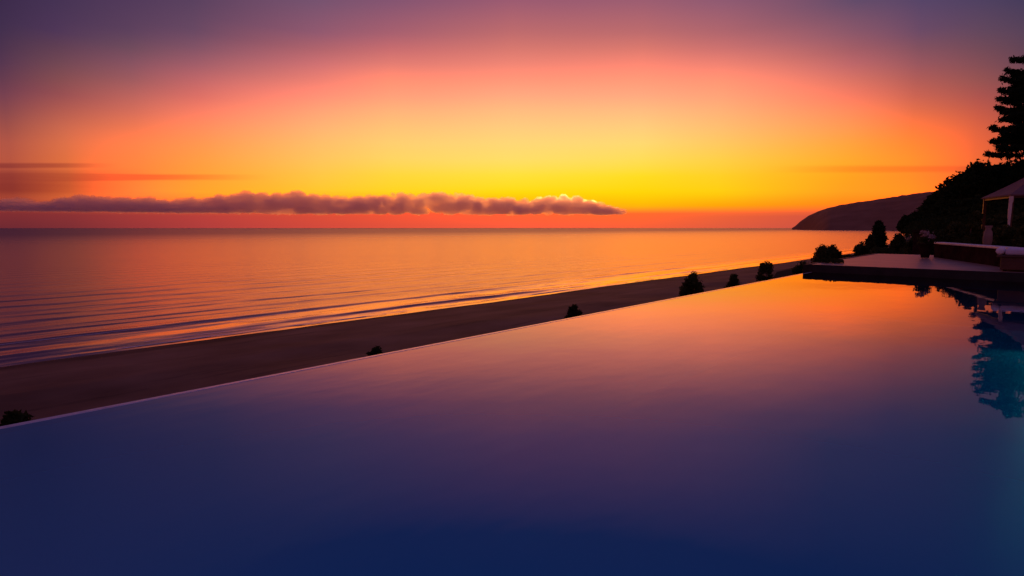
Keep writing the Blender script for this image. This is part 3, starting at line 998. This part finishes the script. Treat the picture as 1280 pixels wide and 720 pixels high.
# ------------------------------------------------------------------ sky
SUN_AZ, SUN_EL = 7.0, -.8        # the sun has just gone below the sea
def build_world():
    w = bpy.data.worlds.new('World')
    SC.world = w
    w.use_nodes = True
    nt = w.node_tree
    n, l = nt.nodes, nt.links
    n.clear()
    out = n.new('ShaderNodeOutputWorld')
    tc = n.new('ShaderNodeTexCoord')
    sp = n.new('ShaderNodeSeparateXYZ')
    nrm = n.new('ShaderNodeVectorMath'); nrm.operation = 'NORMALIZE'
    l.new(tc.outputs['Generated'], nrm.inputs[0])
    l.new(nrm.outputs[0], sp.inputs[0])

    def m(op, a, b=None, c=None):
        q = n.new('ShaderNodeMath'); q.operation = op
        for i, s in enumerate((a, b, c)):
            if s is None: continue
            if isinstance(s, (int, float)): q.inputs[i].default_value = s
            else: l.new(s, q.inputs[i])
        return q.outputs[0]
    def ramp(fac, stops, scale=1.0, mode='LINEAR'):
        q = n.new('ShaderNodeValToRGB')
        cr = q.color_ramp
        cr.interpolation = mode
        stops = sorted(stops)
        while len(cr.elements) < len(stops): cr.elements.new(.5)
        for e, (p, c) in zip(cr.elements, stops):
            e.position = p
        for e, (p, c) in zip(cr.elements, stops):
            e.color = (c[0] / scale, c[1] / scale, c[2] / scale, 1)
        l.new(fac, q.inputs['Fac'])
        return q.outputs['Color']
    def mix(fac, a, b, bt='MIX'):
        q = n.new('ShaderNodeMix'); q.data_type = 'RGBA'; q.blend_type = bt
        if isinstance(fac, (int, float)): q.inputs[0].default_value = fac
        else: l.new(fac, q.inputs[0])
        for i, s in ((6, a), (7, b)):
            if isinstance(s, tuple): q.inputs[i].default_value = (*s, 1)
            else: l.new(s, q.inputs[i])
        return q.outputs[2]

    el = m('MULTIPLY', m('ARCSINE', sp.outputs['Z']), 180 / math.pi)
    az = m('MULTIPLY', m('ARCTAN2', sp.outputs['X'], sp.outputs['Y']), 180 / math.pi)
    # big soft unevenness so the bands are not ruler straight
    no = n.new('ShaderNodeTexNoise'); no.inputs['Scale'].default_value = 2.2; no.inputs['Detail'].default_value = 2
    l.new(nrm.outputs[0], no.inputs['Vector'])
    jit = m('MULTIPLY', m('SUBTRACT', no.outputs['Fac'], .5), 2.0)
    elf = m('DIVIDE', m('MAXIMUM', m('ADD', el, m('MULTIPLY', jit, m('MINIMUM', m('MAXIMUM', m('MULTIPLY', el, .06), 0.0), .5))), 0.0), 90.0)
    SCALE = 4.0

    def col(x, rows, red=None):
        """photo colours down one column -> ramp over elevation; red(e) gives the light beyond what film holds"""
        st = []
        for y, c in rows:
            e = azel(x, y)[1]
            c = list(lin(c))
            if red: c[0] = c[0] + (red(e) - 1) * sm(.84, 1.0, c[0])
            st.append((max(0, e) / 90, c))
        return st
    Y = (0, 40, 60, 80, 100, 120, 140, 160, 180, 200, 220, 240)
    COLS = {
        10: ((58, 40, 78), (65, 45, 82), (74, 48, 82), (85, 52, 82), (100, 57, 81), (118, 64, 80), (138, 72, 76), (160, 80, 72), (180, 86, 69), (184, 86, 64), (180, 80, 58), (175, 75, 52)),
        80: ((68, 48, 88), (78, 52, 92), (95, 60, 88), (112, 68, 86), (132, 74, 84), (152, 79, 82), (180, 92, 80), (205, 105, 78), (222, 112, 72), (225, 112, 64), (230, 112, 58), (235, 115, 55)),
        170: ((80, 55, 95), (92, 62, 98), (110, 72, 98), (135, 80, 100), (158, 88, 98), (188, 100, 94), (215, 110, 90), (236, 122, 82), (248, 132, 75), (249, 134, 66), (250, 134, 57), (250, 140, 58)),
        250: ((88, 62, 100), (105, 70, 105), (130, 80, 108), (160, 90, 108), (193, 100, 108), (221, 112, 102), (240, 128, 100), (249, 142, 92), (251, 152, 80), (252, 158, 68), (252, 160, 54), (252, 165, 44)),
        400: ((118, 80, 118), (145, 86, 118), (175, 96, 115), (208, 110, 118), (234, 125, 118), (247, 145, 118), (250, 165, 118), (250, 180, 115), (250, 191, 105), (250, 197, 92), (253, 200, 68), (255, 200, 42)),
        490: ((132, 82, 120), (167, 93, 118), (200, 105, 118), (228, 122, 118), (246, 141, 119), (250, 160, 122), (250, 180, 122), (250, 195, 118), (250, 207, 112), (251, 213, 98), (253, 215, 60), (255, 213, 32)),
        640: ((155, 88, 120), (190, 104, 116), (214, 116, 118), (234, 129, 120), (246, 145, 124), (250, 168, 128), (250, 188, 128), (250, 203, 126), (251, 215, 118), (252, 222, 104), (255, 225, 58), (255, 220, 12)),
        800: ((155, 90, 120), (189, 104, 116), (218, 117, 117), (240, 132, 119), (249, 149, 124), (250, 169, 128), (250, 189, 128), (251, 205, 124), (251, 217, 113), (252, 221, 88), (255, 221, 34), (255, 214, 8)),
        900: ((142, 87, 121), (177, 99, 116), (207, 111, 118), (236, 128, 118), (248, 146, 120), (250, 164, 120), (250, 179, 118), (250, 191, 111), (250, 201, 95), (252, 208, 70), (252, 208, 36), (255, 207, 14)),
        1060: ((95, 72, 112), (138, 84, 112), (162, 90, 108), (191, 100, 108), (220, 112, 103), (239, 125, 98), (248, 141, 92), (251, 154, 82), (253, 164, 62), (252, 170, 46), (252, 164, 32), (255, 160, 32)),
        1140: ((85, 66, 110), (108, 72, 108), (130, 78, 101), (154, 84, 97), (179, 90, 90), (205, 100, 82), (231, 112, 73), (246, 125, 63), (251, 137, 52), (252, 146, 46), (250, 142, 40), (254, 148, 35)),
        1220: ((76, 61, 102), (97, 68, 98), (112, 71, 93), (130, 75, 88), (150, 80, 84), (173, 84, 78), (200, 91, 71), (223, 99, 65), (235, 104, 60), (237, 108, 55), (236, 106, 50), (240, 112, 45)),
        1275: ((66, 56, 95), (86, 63, 94), (94, 64, 89), (104, 66, 85), (124, 71, 81), (145, 75, 77), (166, 78, 71), (186, 81, 65), (198, 84, 60), (203, 86, 55), (205, 86, 50), (210, 92, 46)),
    }
    LOW = {10: ((160, 62, 50), (128, 46, 50), (112, 42, 50)), 80: ((190, 80, 52), (140, 50, 52), (126, 47, 52)), 170: ((215, 100, 52), (168, 58, 55), (156, 55, 56)),
           250: ((228, 120, 46), (188, 64, 58), (178, 62, 60)), 400: ((245, 140, 30), (222, 78, 56), (212, 74, 60)), 490: ((250, 150, 22), (238, 86, 54), (226, 82, 60)),
           640: ((254, 170, 12), (249, 98, 54), (238, 92, 62)), 800: ((255, 185, 4), (247, 106, 46), (238, 96, 58)), 900: ((255, 165, 10), (236, 100, 54), (226, 92, 62)),
           1060: ((250, 130, 24), (208, 82, 62), (200, 80, 66)), 1140: ((240, 118, 30), (190, 76, 60), (180, 72, 62)), 1220: ((215, 92, 40), (165, 66, 56), (155, 64, 58)), 1275: ((190, 78, 42), (145, 58, 52), (136, 56, 54))}
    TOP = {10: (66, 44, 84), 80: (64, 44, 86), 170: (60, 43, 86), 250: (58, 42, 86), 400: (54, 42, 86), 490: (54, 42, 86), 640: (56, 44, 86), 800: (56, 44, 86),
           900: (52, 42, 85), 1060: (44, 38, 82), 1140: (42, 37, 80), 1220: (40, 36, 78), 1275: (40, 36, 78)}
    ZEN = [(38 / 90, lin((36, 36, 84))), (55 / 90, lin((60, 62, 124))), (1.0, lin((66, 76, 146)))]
    def hdr(c):
        c = list(lin(c))
        c[0] += .6 * max(0, (c[0] - .7) / .3) ** 3 + 1.1 * sm(.945, 1.0, c[0])       # the sky's red runs past what the photo can hold
        return c
    def deep(x, st):
        # red keeps climbing towards the horizon after the film is full
        i0 = next((i for i, (y, c) in enumerate(zip(Y, COLS[x])) if c[0] >= 248), None)
        if i0 is None: return st
        return [(p, [c[0] + 1.0 * sm(0, 4.0, i - i0) * (1 - sm(.99, 1, c[0] / 4)), c[1], c[2]]) if i > i0 and c[0] < 2.0 else (p, c) for i, (p, c) in enumerate(st)]
    def colramp(x):
        rows = [(y, (c_[0], c_[1] * (1.03 if y < 110 else 1), c_[2] * (.94 if y < 70 else .97 if y < 110 else 1))) for y, c_ in zip(Y, COLS[x])]
        st = [(azel(x, y)[1] / 90, hdr(c)) for y, c in rows]
        st = deep(x, st)
        for y, c in zip((257, 267, 285), LOW[x]): st.append((max(0, azel(x, y)[1]) / 90, hdr(c)))
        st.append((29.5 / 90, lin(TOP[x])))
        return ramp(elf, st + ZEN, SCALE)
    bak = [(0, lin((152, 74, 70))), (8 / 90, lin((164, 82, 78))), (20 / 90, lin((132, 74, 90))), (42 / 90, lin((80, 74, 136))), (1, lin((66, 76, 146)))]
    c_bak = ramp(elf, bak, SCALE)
    xs = sorted(COLS)
    azs = [azel(x, 170)[0] for x in xs]
    c = colramp(xs[0])
    for k in range(1, len(xs)):
        q = n.new('ShaderNodeMapRange')
        q.interpolation_type = 'LINEAR'
        q.inputs['From Min'].default_value = azs[k - 1]; q.inputs['From Max'].default_value = azs[k]
        l.new(az, q.inputs['Value'])
        c = mix(q.outputs[0], c, colramp(xs[k]))
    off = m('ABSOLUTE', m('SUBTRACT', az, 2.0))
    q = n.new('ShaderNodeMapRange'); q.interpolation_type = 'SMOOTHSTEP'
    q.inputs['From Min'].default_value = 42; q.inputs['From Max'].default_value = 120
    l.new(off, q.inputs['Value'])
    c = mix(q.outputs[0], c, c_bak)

    # thin stratus streaks: left low, right low
    mp = n.new('ShaderNodeCombineXYZ')
    l.new(m('MULTIPLY', az, .045), mp.inputs[0]); l.new(m('MULTIPLY', el, 1.1), mp.inputs[1])
    ns_ = n.new('ShaderNodeTexNoise'); ns_.inputs['Scale'].default_value = 1.0; ns_.inputs['Detail'].default_value = 4; ns_.inputs['Roughness'].default_value = .55
    l.new(mp.outputs[0], ns_.inputs['Vector'])
    def band(v, c0, w0, w1):
        d = m('ABSOLUTE', m('SUBTRACT', v, c0))
        q = n.new('ShaderNodeMapRange'); q.interpolation_type = 'SMOOTHSTEP'
        q.inputs['From Min'].default_value = w1; q.inputs['From Max'].default_value = w0
        l.new(d, q.inputs['Value'])
        return q.outputs[0]
    def win(a, b):
        q = n.new('ShaderNodeMapRange'); q.interpolation_type = 'SMOOTHSTEP'
        q.inputs['From Min'].default_value = a; q.inputs['From Max'].default_value = b
        l.new(az, q.inputs['Value'])
        return q.outputs[0]
    # the streaks run level and straight across the view: their elevation drops away from the middle
    elq = m('DIVIDE', el, m('MAXIMUM', m('COSINE', m('MULTIPLY', az, math.pi / 180)), .3))
    elw = m('ADD', elq, m('MULTIPLY', m('SUBTRACT', ns_.outputs['Fac'], .5), .28))
    s1 = m('MULTIPLY', band(elw, 5.05, .14, .42), win(-22, -33))            # long streak, left
    s2 = m('MULTIPLY', band(elw, 4.5, .7, 1.7), win(-31, -40.5))             # smudge at the left edge
    s3 = m('MULTIPLY', m('MULTIPLY', band(elw, 5.85, .12, .5), win(23, 33)), .55)   # right
    s4 = m('MULTIPLY', band(elw, 6.2, .10, .36), win(-34, -39))
    s = m('MINIMUM', m('ADD', m('ADD', s1, s2), m('ADD', s3, s4)), 1.0)
    tex = m('MULTIPLY', s, m('ADD', .45, m('MULTIPLY', ns_.outputs['Fac'], .6)))
    c = mix(tex, c, mix(1.0, c, (.52, .36, .62), 'MULTIPLY'))
    # below the horizon: dim
    dn = n.new('ShaderNodeMapRange')
    dn.inputs['From Min'].default_value = -4; dn.inputs['From Max'].default_value = -.3
    dn.inputs['To Min'].default_value = .15; dn.inputs['To Max'].default_value = 1
    l.new(el, dn.inputs['Value'])
    c = mix(1.0, c, dn.outputs[0], 'MULTIPLY')

    b1 = n.new('ShaderNodeBackground')
    l.new(c, b1.inputs['Color']); b1.inputs['Strength'].default_value = SCALE
    sky = n.new('ShaderNodeTexSky')
    sky.sky_type = 'NISHITA'
    sky.sun_disc = False
    sky.sun_elevation = R(SUN_EL)
    sky.sun_rotation = R(SUN_AZ)
    b2 = n.new('ShaderNodeBackground')
    l.new(sky.outputs[0], b2.inputs['Color']); b2.inputs['Strength'].default_value = .002
    ad = n.new('ShaderNodeAddShader')
    l.new(b1.outputs[0], ad.inputs[0]); l.new(b2.outputs[0], ad.inputs[1])
    l.new(ad.outputs[0], out.inputs['Surface'])
build_world()

sl = bpy.data.lights.new('sun', 'SUN')
sl.energy = .5
sl.angle = R(.6)
sl.color = (1.0, .42, .12)
so = bpy.data.objects.new('sun', sl)
C.objects.link(so)
d = Vector((math.sin(R(SUN_AZ)) * math.cos(R(SUN_EL)), math.cos(R(SUN_AZ)) * math.cos(R(SUN_EL)), math.sin(R(SUN_EL))))
so.rotation_euler = (-d).to_track_quat('-Z', 'Y').to_euler()

# ------------------------------------------------------------------ camera and output
cam = bpy.data.cameras.new('camera')
cam.sensor_width = 36
cam.lens = F / 1280 * 36
cam.clip_start = .05
cam.clip_end = 200000
co = bpy.data.objects.new('camera', cam)
C.objects.link(co)
co.location = (0, 0, H)
co.rotation_euler = (math.pi / 2 - P, 0, 0)
SC.camera = co
SC.render.resolution_x, SC.render.resolution_y = 1024, 576
SC.view_settings.view_transform = 'Standard'
SC.view_settings.look = 'None'
SC.view_settings.exposure = 0
SC.view_settings.gamma = 1
SC.view_settings.use_curve_mapping = False
SC.cycles.use_denoising = True
SC.cycles.max_bounces = 48
SC.cycles.diffuse_bounces = 4
SC.cycles.glossy_bounces = 4
SC.cycles.transparent_max_bounces = 8
SC.cycles.transmission_bounces = 6
SC.cycles.volume_bounces = 40
